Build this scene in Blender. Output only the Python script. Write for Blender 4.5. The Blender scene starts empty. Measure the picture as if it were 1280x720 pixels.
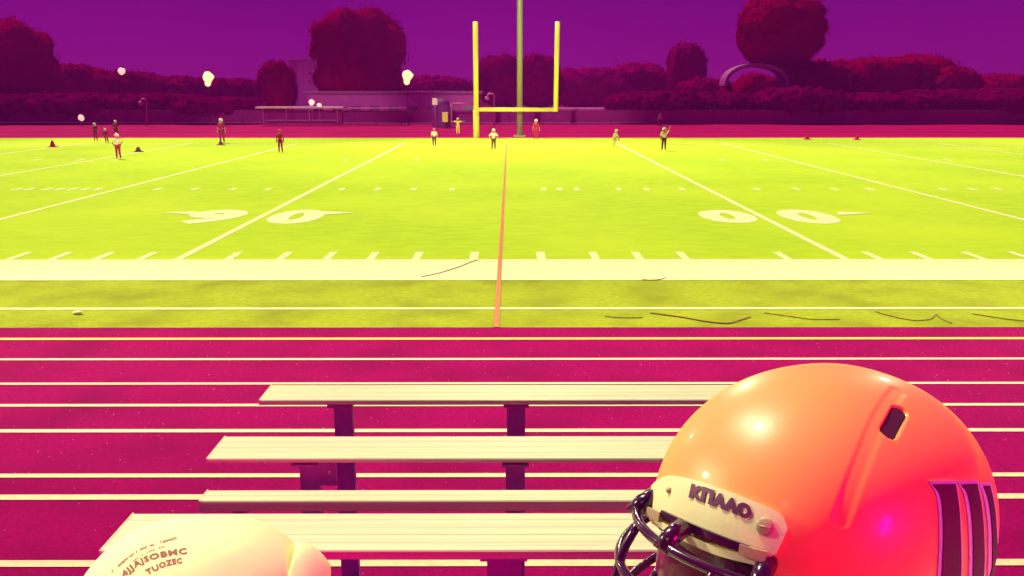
import bpy, bmesh, math, random
from mathutils import Vector, Matrix, noise
from mathutils.bvhtree import BVHTree
random.seed(7)
R = math.radians
S = bpy.context.scene
COL = S.collection
H = 3.1
F = 1100.0
PITCH = math.atan(248.5 / F)
YAW = math.atan(3.0 / F)

# ------------------------------------------------------------------ camera
cd = bpy.data.cameras.new('camera'); cam = bpy.data.objects.new('camera', cd); COL.objects.link(cam)
cam.location = (0, 0, H); cam.rotation_euler = (math.pi/2 - PITCH, 0, -YAW)
cd.sensor_width = 36; cd.lens = F/1280*36; cd.clip_start = 0.02; cd.clip_end = 3000
S.camera = cam
CM = cam.rotation_euler.to_matrix()
ORG = Vector((0, 0, H))
def ray(px, py):
    return (CM @ Vector(((px-640)/F, -(py-360)/F, -1))).normalized()
def P(px, py, h=0.0):            # point seen at a pixel on the level plane z=h
    d = ray(px, py); t = (h-H)/d.z
    return ORG + d*t
def Q(px, py, Y):                # point seen at a pixel at distance Y
    d = ray(px, py); t = Y/d.y
    return ORG + d*t

# ------------------------------------------------------------------ materials
def mat(name, col, rough=0.6, metal=0.0, col2=None, scale=20.0, bump=0.0, bscale=None, stretch=(1,1,1),
        coat=0.0, emit=None, estr=0.0, spec=0.5, detail=6.0, sheen=0.0, obj=True, lo=0.35, hi=0.65):
    m = bpy.data.materials.new(name); m.use_nodes = True
    nt = m.node_tree; b = nt.nodes['Principled BSDF']
    b.inputs['Base Color'].default_value = (*col, 1)
    b.inputs['Roughness'].default_value = rough
    b.inputs['Metallic'].default_value = metal
    b.inputs['Specular IOR Level'].default_value = spec
    b.inputs['Coat Weight'].default_value = coat
    b.inputs['Coat Roughness'].default_value = 0.08
    b.inputs['Sheen Weight'].default_value = sheen
    if emit:
        b.inputs['Emission Color'].default_value = (*emit, 1); b.inputs['Emission Strength'].default_value = estr
    if col2 or bump:
        tc = nt.nodes.new('ShaderNodeTexCoord'); mp = nt.nodes.new('ShaderNodeMapping')
        mp.inputs['Scale'].default_value = stretch
        nt.links.new(tc.outputs['Object'], mp.inputs['Vector'])
        if col2:
            n = nt.nodes.new('ShaderNodeTexNoise'); n.inputs['Scale'].default_value = scale
            n.inputs['Detail'].default_value = detail; n.inputs['Roughness'].default_value = 0.65
            r = nt.nodes.new('ShaderNodeValToRGB')
            r.color_ramp.elements[0].position = lo; r.color_ramp.elements[1].position = hi
            r.color_ramp.elements[0].color = (*col, 1); r.color_ramp.elements[1].color = (*col2, 1)
            nt.links.new(mp.outputs[0], n.inputs['Vector']); nt.links.new(n.outputs['Fac'], r.inputs[0])
            nt.links.new(r.outputs[0], b.inputs['Base Color'])
        if bump:
            n2 = nt.nodes.new('ShaderNodeTexNoise'); n2.inputs['Scale'].default_value = bscale or scale
            n2.inputs['Detail'].default_value = 5
            bp = nt.nodes.new('ShaderNodeBump'); bp.inputs['Strength'].default_value = bump
            bp.inputs['Distance'].default_value = 0.02
            nt.links.new(mp.outputs[0], n2.inputs['Vector']); nt.links.new(n2.outputs['Fac'], bp.inputs['Height'])
            nt.links.new(bp.outputs[0], b.inputs['Normal'])
    return m

def layered(name, c1, c2, c3, s1, s2, rough, bump, bs, st1=(1,1,1), speck=None):
    """two noises over one another and optional light specks of grit"""
    m = bpy.data.materials.new(name); m.use_nodes = True
    nt = m.node_tree; b = nt.nodes['Principled BSDF']; N = nt.nodes.new; L = nt.links.new
    b.inputs['Roughness'].default_value = rough; b.inputs['Specular IOR Level'].default_value = 0.04
    tc = N('ShaderNodeTexCoord'); mp = N('ShaderNodeMapping'); mp.inputs['Scale'].default_value = st1
    L(tc.outputs['Object'], mp.inputs['Vector'])
    n1 = N('ShaderNodeTexNoise'); n1.inputs['Scale'].default_value = s1; n1.inputs['Detail'].default_value = 5
    n2 = N('ShaderNodeTexNoise'); n2.inputs['Scale'].default_value = s2; n2.inputs['Detail'].default_value = 3
    L(mp.outputs[0], n1.inputs['Vector']); L(tc.outputs['Object'], n2.inputs['Vector'])
    r1 = N('ShaderNodeValToRGB'); r1.color_ramp.elements[0].position = .35; r1.color_ramp.elements[1].position = .65
    r1.color_ramp.elements[0].color = (*c1,1); r1.color_ramp.elements[1].color = (*c2,1)
    L(n1.outputs['Fac'], r1.inputs[0])
    r2 = N('ShaderNodeValToRGB'); r2.color_ramp.elements[0].position = .42; r2.color_ramp.elements[1].position = .72
    r2.color_ramp.elements[0].color = (0,0,0,1); r2.color_ramp.elements[1].color = (1,1,1,1)
    L(n2.outputs['Fac'], r2.inputs[0])
    mx = N('ShaderNodeMix'); mx.data_type = 'RGBA'
    L(r2.outputs[0], mx.inputs['Factor']); L(r1.outputs[0], mx.inputs[6]); mx.inputs[7].default_value = (*c3,1)
    out = mx.outputs[2]
    if speck:
        v = N('ShaderNodeTexNoise'); v.inputs['Scale'].default_value = speck[1]; v.inputs['Detail'].default_value = 1
        L(tc.outputs['Object'], v.inputs['Vector'])
        r3 = N('ShaderNodeValToRGB'); r3.color_ramp.elements[0].position = speck[2]; r3.color_ramp.elements[1].position = speck[2]+.02
        r3.color_ramp.elements[0].color = (0,0,0,1); r3.color_ramp.elements[1].color = (1,1,1,1)
        L(v.outputs['Fac'], r3.inputs[0])
        m2 = N('ShaderNodeMix'); m2.data_type = 'RGBA'
        L(r3.outputs[0], m2.inputs['Factor']); L(out, m2.inputs[6]); m2.inputs[7].default_value = (*speck[0],1)
        out = m2.outputs[2]
    L(out, b.inputs['Base Color'])
    bp = N('ShaderNodeBump'); bp.inputs['Strength'].default_value = bump; bp.inputs['Distance'].default_value = .02
    n3 = N('ShaderNodeTexNoise'); n3.inputs['Scale'].default_value = bs; L(tc.outputs['Object'], n3.inputs['Vector'])
    L(n3.outputs['Fac'], bp.inputs['Height']); L(bp.outputs[0], b.inputs['Normal'])
    return m

M = {}
M['field'] = layered('turf_bright', (.45,.66,.018), (.53,.75,.022), (.60,.80,.026), 1.6, .16, .9, .5, 40, (1,2.2,1))
M['verge'] = layered('turf_verge', (.34,.40,.02), (.45,.53,.03), (.29,.32,.02), 9, 1.1, .95, .8, 60, (1,2.5,1))
M['track'] = layered('track_rubber', (.35,.0003,.110), (.46,.0005,.140), (.30,.0003,.096), 22, 1.0, .9, .8, 130, (1,1,1), ((.8,.35,.4), 34, .765))
M['fartrack'] = layered('far_track_rubber', (.46,.002,.10), (.54,.003,.12), (.40,.001,.10), 2, .3, .9, .2, 60)
M['earth'] = layered('far_ground', (.20,.004,.07), (.28,.008,.10), (.16,.003,.06), 1.2, .1, .95, .4, 10)
M['paint'] = mat('white_paint', (.92,.88,.46), .8, col2=(.82,.82,.36), scale=14, bump=.2, bscale=90)
M['paint_worn'] = mat('worn_paint', (.90,.86,.46), .85, col2=(.70,.78,.14), scale=16, lo=.45, hi=.72, bump=.2, bscale=90)
M['paint_far'] = mat('thin_paint', (.80,.84,.26), .85, col2=(.66,.78,.10), scale=7, lo=.4, hi=.7)
M['laneline'] = mat('lane_paint', (.95,.78,.40), .75, col2=(.90,.60,.38), scale=18, bump=.2, bscale=120)
M['laneyellow'] = mat('lane_paint_yellow', (.95,.62,.10), .75, col2=(.9,.5,.08), scale=18)
M['redline'] = mat('red_line_paint', (.80,.16,.06), .85, col2=(.74,.26,.06), scale=14, lo=.4, hi=.75)
M['plank'] = mat('ribbed_aluminium', (.74,.71,.45), .55, metal=.1, spec=.3, col2=(.93,.91,.56), scale=7, bump=.12, bscale=9, stretch=(.12,9,9), detail=4)
M['steel'] = mat('bleacher_steel', (.40,.07,.46), .55, col2=(.50,.10,.54), scale=12, bump=.1)
M['bolt'] = mat('bolt_zinc', (.7,.55,.6), .3, metal=.8)
M['shell'] = mat('helmet_shell', (1.0,.37,.135), .38, coat=.12, spec=.4, col2=(.97,.355,.125), scale=6, bump=.012, bscale=240)
M['hole'] = mat('vent_dark', (.05,.001,.04), .7)
M['inner'] = mat('helmet_padding', (.22,.004,.12), .35, coat=.5, col2=(.30,.01,.14), scale=20)
M['mask'] = mat('facemask_coating', (.035,.001,.04), .22, coat=.5, col2=(.055,.002,.055), scale=20)
M['plate'] = mat('brow_plate', (.92,.86,.50), .45, col2=(.86,.80,.46), scale=22, coat=.15, bump=.05)
M['letters'] = mat('print_purple', (.13,.002,.10), .5)
M['clip'] = mat('clip_plastic', (.42,.26,.20), .4, col2=(.55,.38,.25), scale=60)
M['decal'] = mat('decal_dark', (.055,.002,.06), .65, spec=.15, col2=(.10,.003,.08), scale=18)
M['decal_edge'] = mat('decal_silver', (.42,.62,.70), .7, spec=.1, col2=(.50,.70,.75), scale=40)
M['cap'] = mat('cap_cotton', (.96,.93,.50), .85, col2=(.94,.90,.47), scale=14, bump=.05, bscale=500)
M['capprint'] = mat('cap_print', (.30,.12,.10), .8, col2=(.26,.08,.08), scale=300)
M['goal'] = mat('goal_yellow', (.88,.80,.04), .4, coat=.3, col2=(.80,.72,.03), scale=3)
M['pole'] = mat('pole_green', (.28,.36,.10), .5, metal=.2, col2=(.36,.42,.14), scale=3, stretch=(1,1,.2))
M['leaf_dark'] = mat('foliage_maroon', (.30,.0,.030), 1, spec=0, col2=(.25,.0,.026), scale=.8)
M['leaf_mid'] = mat('foliage_plum', (.25,.0,.045), 1, spec=0, col2=(.20,.0,.04), scale=.8)
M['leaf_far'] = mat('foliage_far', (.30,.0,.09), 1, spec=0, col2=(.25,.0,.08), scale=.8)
M['leaf_low'] = mat('foliage_low', (.17,.0,.05), 1, spec=0, col2=(.13,.0,.04), scale=.8)
M['bark'] = mat('bark', (.20,.01,.05), .9, col2=(.14,.004,.04), scale=4, bump=.4)
M['wall'] = mat('wall_render', (.75,.12,.60), .85, col2=(.66,.09,.54), scale=1.4)
M['wall_tall'] = mat('tower_cladding', (.70,.05,.62), .8, col2=(.62,.04,.56), scale=.5)
M['roof'] = mat('roof_sheet', (.40,.05,.34), .6, col2=(.34,.03,.3), scale=2)
M['opening'] = mat('dark_glass', (.10,.004,.10), .2, coat=.5)
M['screen'] = mat('fence_screen', (.30,.008,.20), .9, col2=(.23,.004,.17), scale=2.2, bump=.2)
M['rail'] = mat('fence_rail', (.60,.10,.36), .5, metal=.2, col2=(.5,.06,.3), scale=2)
M['pale'] = mat('pale_metal', (.80,.46,.50), .5, col2=(.7,.36,.46), scale=4)
M['glow'] = mat('lamp_glass', (1,.8,.5), .4, emit=(1,.86,.38), estr=1.3)
M['glow_small'] = mat('lamp_glass_small', (1,.7,.5), .4, emit=(1,.70,.50), estr=1.0)
M['white_kit'] = mat('kit_cream', (.92,.90,.42), .8, col2=(.86,.84,.38), scale=12)
M['yellow_kit'] = mat('kit_yellow', (.90,.92,.08), .8, col2=(.84,.84,.06), scale=12)
M['red_kit'] = mat('kit_red', (.66,.01,.08), .8, col2=(.5,.01,.07), scale=12)
M['dark_kit'] = mat('kit_dark', (.16,.05,.03), .8, col2=(.11,.02,.03), scale=12)
M['maroon_kit'] = mat('kit_maroon', (.30,.003,.07), .8, col2=(.33,.004,.10), scale=12)
M['skin'] = mat('skin', (.62,.22,.16), .6)
M['white_gear'] = mat('gear_white', (.95,.80,.62), .3, coat=.5)
M['cable'] = mat('cable_rubber', (.34,.17,.03), .7, col2=(.27,.11,.02), scale=8)
M['tent'] = mat('tent_fabric', (.16,.006,.20), .7, col2=(.12,.004,.17), scale=3)
M['cone'] = mat('cone_red', (.80,.02,.07), .5)

# ------------------------------------------------------------------ object helpers
def link(name, me, parent=None, m=None, smooth=False):
    o = bpy.data.objects.new(name, me); COL.objects.link(o)
    if m is not None:
        for x in (m if isinstance(m, (list,tuple)) else [m]): me.materials.append(x)
    if smooth: me.shade_smooth()
    if parent: o.parent = parent
    return o
def obj(name, bm, m, parent=None, smooth=False):
    me = bpy.data.meshes.new(name); bm.to_mesh(me); bm.free()
    return link(name, me, parent, m, smooth)
def tag(o, label=None, cat=None, group=None, kind=None):
    if label: o['label'] = label
    if cat: o['category'] = cat
    if group: o['group'] = group
    if kind: o['kind'] = kind
    return o
def empty(name, loc=(0,0,0), rz=0, label=None, cat=None, group=None):
    o = bpy.data.objects.new(name, None); COL.objects.link(o)
    o.location = loc; o.rotation_euler = (0,0,rz); o.empty_display_size = .2
    return tag(o, label, cat, group)
def box(bm, c, s, rot=None, bev=0.0):
    r = bmesh.ops.create_cube(bm, size=1)
    vs = r['verts']
    for v in vs: v.co = Vector((v.co.x*s[0], v.co.y*s[1], v.co.z*s[2]))
    if bev:
        es = list({e for v in vs for e in v.link_edges})
        g = bmesh.ops.bevel(bm, geom=es, offset=bev, segments=2, affect='EDGES', profile=.6)
        vs = list({v for f in g['faces'] for v in f.verts} | {v for v in vs if v.is_valid})
    for v in vs:
        if rot: v.co = rot @ v.co
        v.co += Vector(c)
    return vs
def tube(bm, pts, r, seg=10, caps=True, rs=None):
    pts = [Vector(p) for p in pts]; rings = []
    n = len(pts); up = None
    for i, p in enumerate(pts):
        t = (pts[min(i+1,n-1)] - pts[max(i-1,0)]).normalized()
        if up is None:
            up = Vector((0,0,1)) if abs(t.z) < .9 else Vector((1,0,0))
        a = t.cross(up).normalized(); b = a.cross(t).normalized(); up = b
        rr = rs[i] if rs else r
        rings.append([bm.verts.new(p + a*rr*math.cos(2*math.pi*k/seg) + b*rr*math.sin(2*math.pi*k/seg)) for k in range(seg)])
    for i in range(n-1):
        for k in range(seg):
            bm.faces.new((rings[i][k], rings[i][(k+1)%seg], rings[i+1][(k+1)%seg], rings[i+1][k]))
    if caps:
        bm.faces.new(rings[0][::-1]); bm.faces.new(rings[-1])
def spline(pts, n=8):
    pts = [Vector(p) for p in pts]; out = []
    q = [pts[0]*2-pts[1]] + pts + [pts[-1]*2-pts[-2]]
    for i in range(1, len(q)-2):
        a,b,c,d = q[i-1:i+3]
        for k in range(n):
            t = k/n
            out.append(.5*((2*b)+(c-a)*t+(2*a-5*b+4*c-d)*t*t+(3*b-a-3*c+d)*t**3))
    out.append(pts[-1]); return out
def ico(bm, c, s, sub=3, mtx=None):
    r = bmesh.ops.create_icosphere(bm, subdivisions=sub, radius=1)
    for v in r['verts']:
        v.co = Vector((v.co.x*s[0], v.co.y*s[1], v.co.z*s[2]))
        if mtx: v.co = mtx @ v.co
        v.co += Vector(c)
    return r['verts']
def sheet(name, x0, x1, y0, y1, z, m, nx=1):
    bm = bmesh.new()
    vs = [bm.verts.new(p) for p in ((x0,y0,z),(x1,y0,z),(x1,y1,z),(x0,y1,z))]
    bm.faces.new(vs)
    return tag(obj(name, bm, m), kind='structure')
def quadstrip(bm, a, b, w, z):
    a = Vector(a); b = Vector(b); d = (b-a).normalized(); s = Vector((-d.y, d.x, 0))*w/2
    vs = [bm.verts.new(Vector((p.x,p.y,z))) for p in (a-s, a+s, b+s, b-s)]
    f = bm.faces.new(vs); f.normal_update()
    if f.normal.z < 0: f.normal_flip()

# ------------------------------------------------------------------ ground, field, tracks
yFieldN = P(640, 410).y; yFieldF = P(640, 172.5).y; yTrackF = P(640, 156).y
sheet('ground', -900, 900, -60, 1800, 0.0, M['earth'])
sheet('near_track', -60, 60, -12, yFieldN, 0.004, M['track'])
sheet('grass_verge', -75, 75, yFieldN, P(640,350.5).y, 0.008, M['verge'])
sheet('playing_field', -95, 95, P(640,350.5).y, yFieldF, 0.008, M['field'])
sheet('far_track', -130, 130, yFieldF, yTrackF, 0.006, M['fartrack'])
y0 = P(640,351).y; y1 = P(640,325).y
sheet('sideline_band', -60, 60, y0, y1, 0.013, M['paint'])
# boundary line in the verge
sheet('verge_line', -60, 60, P(640,387.6).y, P(640,385.4).y, 0.013, M['paint'])
# lane lines of the near track
bm = bmesh.new()
for py, hw in ((449.5,1.4),(480,1.5),(507,1.9),(539,2.5),(595,3.0),(622,4.0),(705,5.0)):
    a = P(640,py+hw*.8).y; b = P(640,py-hw*.8).y
    for sx in range(-24, 24):
        x0, x1 = sx*2.0, sx*2.0+2.0
        vs = [bm.verts.new(p) for p in ((x0,a,.009),(x1,a,.009),(x1,b,.009),(x0,b,.009))]; bm.faces.new(vs)
tag(obj('lane_lines', bm, M['laneline']), kind='structure')
sheet('inner_lane_line', -60, 60, P(640,425.3).y, P(640,422.7).y, 0.009, M['laneyellow'])
# far track lane lines and its kerb
bm = bmesh.new()
for py in (160.2, 163.5, 167.5):
    y = P(640,py).y; quadstrip(bm, (-120,y,0), (120,y,0), .10, .011)
tag(obj('far_lane_lines', bm, M['rail']), kind='structure')

# yard lines
bm = bmesh.new()
L5 = (P(1058,325).x - P(222,325).x)/2
xc = (P(1058,325).x + P(222,325).x)/2
yF2 = P(640,179).y
for k in (-8,-7,-6,-5,-4,-3,-2,-1,1,2,3,4,5,6,7,8):
    quadstrip(bm, (xc+k*L5, y1+.0, 0), (xc+k*L5*1.0, yF2, 0), .165, .0125)
tag(obj('yard_lines', bm, M['paint_worn']), kind='structure')
bm = bmesh.new()
quadstrip(bm, (-70, P(0,182).y, 0), (70, P(0,182).y,0), .22, .0145)
tag(obj('far_sideline', bm, M['paint_far']), kind='structure')
# ticks by the sideline
bm = bmesh.new()
X = [12,65,120,175,285,350,408,463,520,592,677,745,800,858,985,1100,1162,1230]
for px in X:
    p = P(px, 324.6)
    quadstrip(bm, (p.x, y1+.0, 0), (p.x, P(640,315.5).y, 0), .155 if px not in (592,677) else .17, .0125)
for k in range(1,14):
    for s in (-1,1):
        x = (P(1230,325).x + .92*k) if s > 0 else (P(12,325).x - .92*k)
        quadstrip(bm, (x, y1, 0), (x, P(640,315.5).y, 0), .155, .0125)
tag(obj('sideline_ticks', bm, M['paint_worn']), kind='structure')
bm = bmesh.new()
for px in (14,30,52,68,84,100,117,192,239,287,332,425,470,516,564,680,700,722,775,810,855,950,1000,1048,1092,1185,1222,1254):
    a = P(px, 238.3); b = P(px, 235.3)
    quadstrip(bm, (a.x,a.y,0), (a.x,b.y,0), .16, .0125)
for px in (40,95,140,430,520,905,960,1120,1190):
    a = P(px, 201); quadstrip(bm, (a.x,a.y,0), (a.x,a.y+.8,0), .2, .0125)
tag(obj('hash_marks', bm, M['paint_worn']), kind='structure')
# red line across the field
bm = bmesh.new()
xr = P(620.5,410).x
quadstrip(bm, (xr, yFieldN, 0), (xr, P(640,179).y, 0), .072, .0175)
tag(obj('red_centre_line', bm, M['redline']), kind='structure')

# ------------------------------------------------------------------ text helper
def text2d(s, size=1.0, bold=0.0, shear=0.0, space=1.0, res=4):
    c = bpy.data.curves.new('t', 'FONT'); c.body = s; c.size = size; c.offset = bold; c.shear = shear
    c.space_character = space; c.resolution_u = res; c.fill_mode = 'FRONT'; c.align_x = 'LEFT'
    o = bpy.data.objects.new('t', c); COL.objects.link(o)
    dg = bpy.context.evaluated_depsgraph_get(); dg.update()
    me = bpy.data.meshes.new_from_object(o.evaluated_get(dg))
    bm = bmesh.new(); bm.from_mesh(me)
    bpy.data.objects.remove(o); bpy.data.curves.remove(c); bpy.data.meshes.remove(me)
    return bm
def extent(bm):
    xs = [v.co.x for v in bm.verts]; ys = [v.co.y for v in bm.verts]
    return min(xs), max(xs), min(ys), max(ys)
def ground_glyph(s, px0, px1, pya, pyb, bold=.03, shear=0):
    """a painted numeral filling the ground patch between two pixels at its base row"""
    bm = text2d(s, 1, bold, shear); a,b,c,d = extent(bm)
    g0 = P(px0, pyb); g1 = P(px1, pyb); yt = P(640, pya).y
    for v in bm.verts:
        u = (v.co.x-a)/(b-a); w = (v.co.y-c)/(d-c)
        v.co = Vector((g0.x+(g1.x-g0.x)*u, g0.y+(yt-g0.y)*w, .0125))
    return bm
bm = bmesh.new()
def merge(bm, b2):
    me = bpy.data.meshes.new('x'); b2.to_mesh(me); b2.free(); bm.from_mesh(me); bpy.data.meshes.remove(me)
merge(bm, ground_glyph('9', 206, 284, 262.5, 280.5, .06))
merge(bm, ground_glyph('0', 320, 390, 262.5, 280.5, .06))
merge(bm, ground_glyph('0', 888, 960, 263, 279.5, .06))
merge(bm, ground_glyph('0', 996, 1067, 262.5, 280.5, .06))
for (xa, xb, yb) in ((246,200,267), (404,446,267), (1047,1094,267.5)):     # direction pointers
    a = P(xa, yb+2.2); b = P(xa, yb-2.2); c = P(xb, yb-.6)
    vs = [bm.verts.new((p.x,p.y,.0165)) for p in (a,b,c)]
    f = bm.faces.new(vs); f.normal_update()
    if f.normal.z < 0: f.normal_flip()
tag(obj('field_numbers', bm, M['paint']), kind='structure')

# ------------------------------------------------------------------ bleacher
def plank_bm(x0, x1, yn, yf, ztop, th, grooves=3):
    bm = bmesh.new(); w = yf-yn; pr = [(yn+.004, ztop-th), (yn, ztop-th+.004), (yn, ztop-.005), (yn+.005, ztop)]
    for g in range(grooves):
        c = yn + w*(g+1)/(grooves+1)
        pr += [(c-.0028, ztop), (c-.0014, ztop-.0010), (c+.0014, ztop-.0010), (c+.0028, ztop)]
    pr += [(yf-.005, ztop), (yf, ztop-.005), (yf, ztop-th+.004), (yf-.004, ztop-th)]
    n = len(pr); A = [bm.verts.new((x0, y, z)) for y, z in pr]; B = [bm.verts.new((x1, y, z)) for y, z in pr]
    for i in range(n): bm.faces.new((A[i], B[i], B[(i+1)%n], A[(i+1)%n]))
    bm.faces.new(A); bm.faces.new(B[::-1])
    bmesh.ops.recalc_face_normals(bm, faces=bm.faces)
    return bm
bl = empty('bleacher', (0, 3.0, 0), 0, 'low bleacher with pale ribbed plank seats on dark posts, standing on the magenta track', 'bleacher')
def child(name, bm, m, par, smooth=False):
    o = obj(name, bm, m, None, smooth); o.parent = par
    pl = par; base = Vector((0,0,0))
    while pl: base += Vector(pl.location); pl = pl.parent
    o.location = -base
    return o
k = {'A':1.69,'B':1.65,'C':1.68,'D':1.54}
def plank(key, pf, pn, pyf, pyn, th, name, gr, xr_):
    h = H - k[key]
    yf = P(640,pyf,h).y; yn = P(640,pyn,h).y
    x0 = (P(pf,pyf,h).x + P(pn,pyn,h).x)/2
    child(name, plank_bm(x0, xr_, yn, yf, h, th, gr), M['plank'], bl)
    bm = bmesh.new()       # dark end caps
    box(bm, (x0-.003,(yn+yf)/2,h-th/2), (.006, yf-yn+.004, th+.004), bev=.0015)
    child('end_cap', bm, M['plank'], bl)
    bm = bmesh.new(); box(bm, (xr_+.003,(yn+yf)/2,h-th/2), (.006, yf-yn+.004, th+.004), bev=.0015)
    child('end_cap', bm, M['plank'], bl)
    return yn, yf, h, x0
pa = plank('A', 340, 325, 481, 500, .030, 'seat_plank', 3, 1.5)
pb = plank('B', 282, 260, 545, 573, .022, 'seat_plank', 3, 1.5)
pc = plank('C', 262, 249, 612, 626, .048, 'foot_plank', 1, 1.5)
pd = plank('D', 172, 122, 641, 688, .036, 'seat_plank', 4, 1.5)
SEAT_Z = 2.60
child('seat_plank', plank_bm(-1.2, 1.2, .54, .822, SEAT_Z, .04, 4), M['plank'], bl)
def post(px, py, pp, wpx, foot=True, dy=0.0, brk=True):
    yn, yf, h, x0 = pp
    y = (yn+yf)/2 + dy; th = .035
    p = Q(px, py, y); zc = y*math.cos(PITCH) + (H-p.z)*math.sin(PITCH)
    w = wpx*zc/F
    bm = bmesh.new()
    box(bm, (p.x, y, (h-th)/2+.004), (w, .05, h-th-.008), bev=.004)
    o = child('support_post', bm, M['steel'], bl)
    bm = bmesh.new(); box(bm, (p.x, y, h-th-.012), (w*1.35, (yf-yn)*.86, .014), bev=.002)
    o2 = child('bracket', bm, M['steel'], o)
    bm = bmesh.new(); box(bm, (p.x, y, .012), (w+.12, .17, .018), bev=.003)
    child('foot_plate', bm, M['steel'], o)
    return p.x, y, w
for px in (430, 645, 912): post(px, 520, pa, 23)
for px in (388, 644, 930):
    x, y, w = post(px, 590, pb, 24)
for px in (630, 172, 1050): post(px, 705, pd, 42 if px == 630 else 30)
for px in (300, 640, 940): post(px, 632, pc, 16, dy=.01)
# row of posts and rails that carries the top seat
for x in (-1.1, 0.0, 1.1):
    bm = bmesh.new(); box(bm, (x,.68,1.28), (.05,.06,2.5), bev=.004); child('support_post', bm, M['steel'], bl)
for x in (-.93, .03, 1.2):
    bm = bmesh.new()
    a = Vector((x,.70,.55)); b = Vector((x, pa[1]-.1, .25))
    tube(bm, [a,b], .022, 8); child('stringer', bm, M['steel'], bl)
# a bolt with pale head on the second row's post
bm = bmesh.new(); q = Q(409, 593, pb[0]+.08); q = Vector((q.x, (pb[0]+pb[1])/2-.03, q.z))
box(bm, (q.x-.005, q.y+.012, q.z), (.085, .02, .14), bev=.003)
child('bracket', bm, M['steel'], bl)
bm = bmesh.new(); ico(bm, (q.x+.004, q.y, q.z), (.008,.006,.012), 2); child('bolt', bm, M['bolt'], bl, True)
bm = bmesh.new()
q = Q(838, 503, pa[0]-.004)
for i in range(5): box(bm, (q.x-.03+.018*i, q.y, q.z-.004+.003*(i%2)), (.012,.008,.010-.001*i), bev=.002)
child('bracket', bm, M['bolt'], bl)

# ------------------------------------------------------------------ helmet
HC = Q(1026, 648, .78)                 # centre of the shell
HYAW = R(180+31)
hm = empty('football_helmet', (HC.x, HC.y, SEAT_Z), 0, 'glossy orange football helmet with dark face mask and pale brow plate, at the lower right', 'football helmet')
RX, RY, RZ, RZ2 = .170, .136, .149, .145
TILT = Matrix.Rotation(HYAW, 3, 'Z') @ Matrix.Rotation(R(-4), 3, 'Y')
def sm(a, b, x):
    t = max(0, min(1, (x-a)/(b-a))); return t*t*(3-2*t)
def zb(phi):            # lower rim height of the shell at azimuth phi (0 = brow)
    p = abs(math.degrees(phi))
    z = .004 - .085*sm(48, 84, p) - .03*sm(84, 112, p) + .03*sm(130, 180, p)
    return z
def shp(phi, z):
    """shell point at azimuth phi and height z"""
    if z >= 0:
        u = min(1, z/RZ); r = (1-u**2.15)**(1/2.1)
    else:
        r = 1 - .10*(z/RZ2)**2*1.2
    cx = RX*(1.0 if math.cos(phi) > 0 else 1.0)
    e = 2.25
    c, s = math.cos(phi), math.sin(phi)
    q = (abs(c)**e + abs(s)**e)**(-1/e)
    return Vector((cx*c*q*r, RY*s*q*r, z))
NP, NT = 560, 320
bm = bmesh.new(); grid = []
tilt_pts = []
for i in range(NT+1):
    row = []
    for j in range(NP):
        phi = 2*math.pi*j/NP - math.pi
        t = i/NT
        # arc-length like parameter: top part by angle, lower part linearly
        z0 = zb(phi)
        zt = RZ*math.cos(t*math.pi/2*1.0) if False else None
        a = t*(math.pi/2 + max(0, -z0)/.15) if z0 < 0 else t*math.acos(min(1, z0/RZ))
        z = RZ*math.cos(a) if a < math.pi/2 else -(a-math.pi/2)*.15
        p = shp(phi, z) if i else Vector((0,0,RZ))
        row.append(bm.verts.new(p))
    grid.append(row)
for i in range(NT):
    for j in range(NP):
        if i == 0:
            bm.faces.new((grid[0][j], grid[1][j], grid[1][(j+1)%NP]))
        else:
            bm.faces.new((grid[i][j], grid[i+1][j], grid[i+1][(j+1)%NP], grid[i][(j+1)%NP]))
bmesh.ops.remove_doubles(bm, verts=grid[0], dist=1e-5)
for v in bm.verts: v.co = TILT @ v.co + HC
bm.normal_update()
bmesh.ops.recalc_face_normals(bm, faces=bm.faces)
bvh = BVHTree.FromBMesh(bm)
def hit(px, py, tree=None):
    d = ray(px, py); h = (tree or bvh).ray_cast(ORG, d)
    if h[0] is None: return None, None
    n = h[1]
    if n.dot(d) > 0: n = -n
    return h[0], n
def hit_near(px, py, tree=None, toward=(1040,600)):
    for s in range(60):
        p, n = hit(px, py, tree)
        if p is not None and n.dot(ray(px,py)) < -.06: return p, n
        px += (toward[0]-px)*.02; py += (toward[1]-py)*.02
    return p, n
# pressed groove running down the side and the vent opening at its head
groove = [hit(x,y)[0] for x,y in ((1122,489),(1106,512),(1092,540),(1078,575),(1064,612),(1052,648))]
groove = spline(groove, 10)
gn = [g for g in groove]
ha = hit(1125, 514)[0]; hb = hit(1112, 539)[0]
holeverts = set()
bm.verts.ensure_lookup_table()
for v in bm.verts:
    d = min((v.co-g).length for g in gn) if (v.co-gn[len(gn)//2]).length < .13 else 1
    n = v.normal if v.normal.dot(v.co-HC) > 0 else -v.normal
    if d < .013:
        depth = .0010*(1-sm(.0040,.0090,d))
        v.co -= n*depth
    # vent: capsule between ha and hb
    ab = hb-ha; t = max(0, min(1, (v.co-ha).dot(ab)/ab.length_squared)); dd = (v.co-(ha+ab*t)).length
    if dd < .012:
        v.co -= n*(.0045*(1-sm(.0066,.0082,dd)))
        if dd < .0070: holeverts.add(v)
for f in bm.faces:
    f.material_index = 1 if all(v in holeverts for v in f.verts) else 0
shell = child('shell', bm, [M['shell'], M['hole'], M['inner']], hm, True)
so = shell.modifiers.new('s', 'SOLIDIFY'); so.thickness = .005; so.offset = -1; so.material_offset = 2; so.use_rim = True; so.material_offset_rim = 0
dg = bpy.context.evaluated_depsgraph_get(); me = bpy.data.meshes.new_from_object(shell.evaluated_get(dg))
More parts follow.
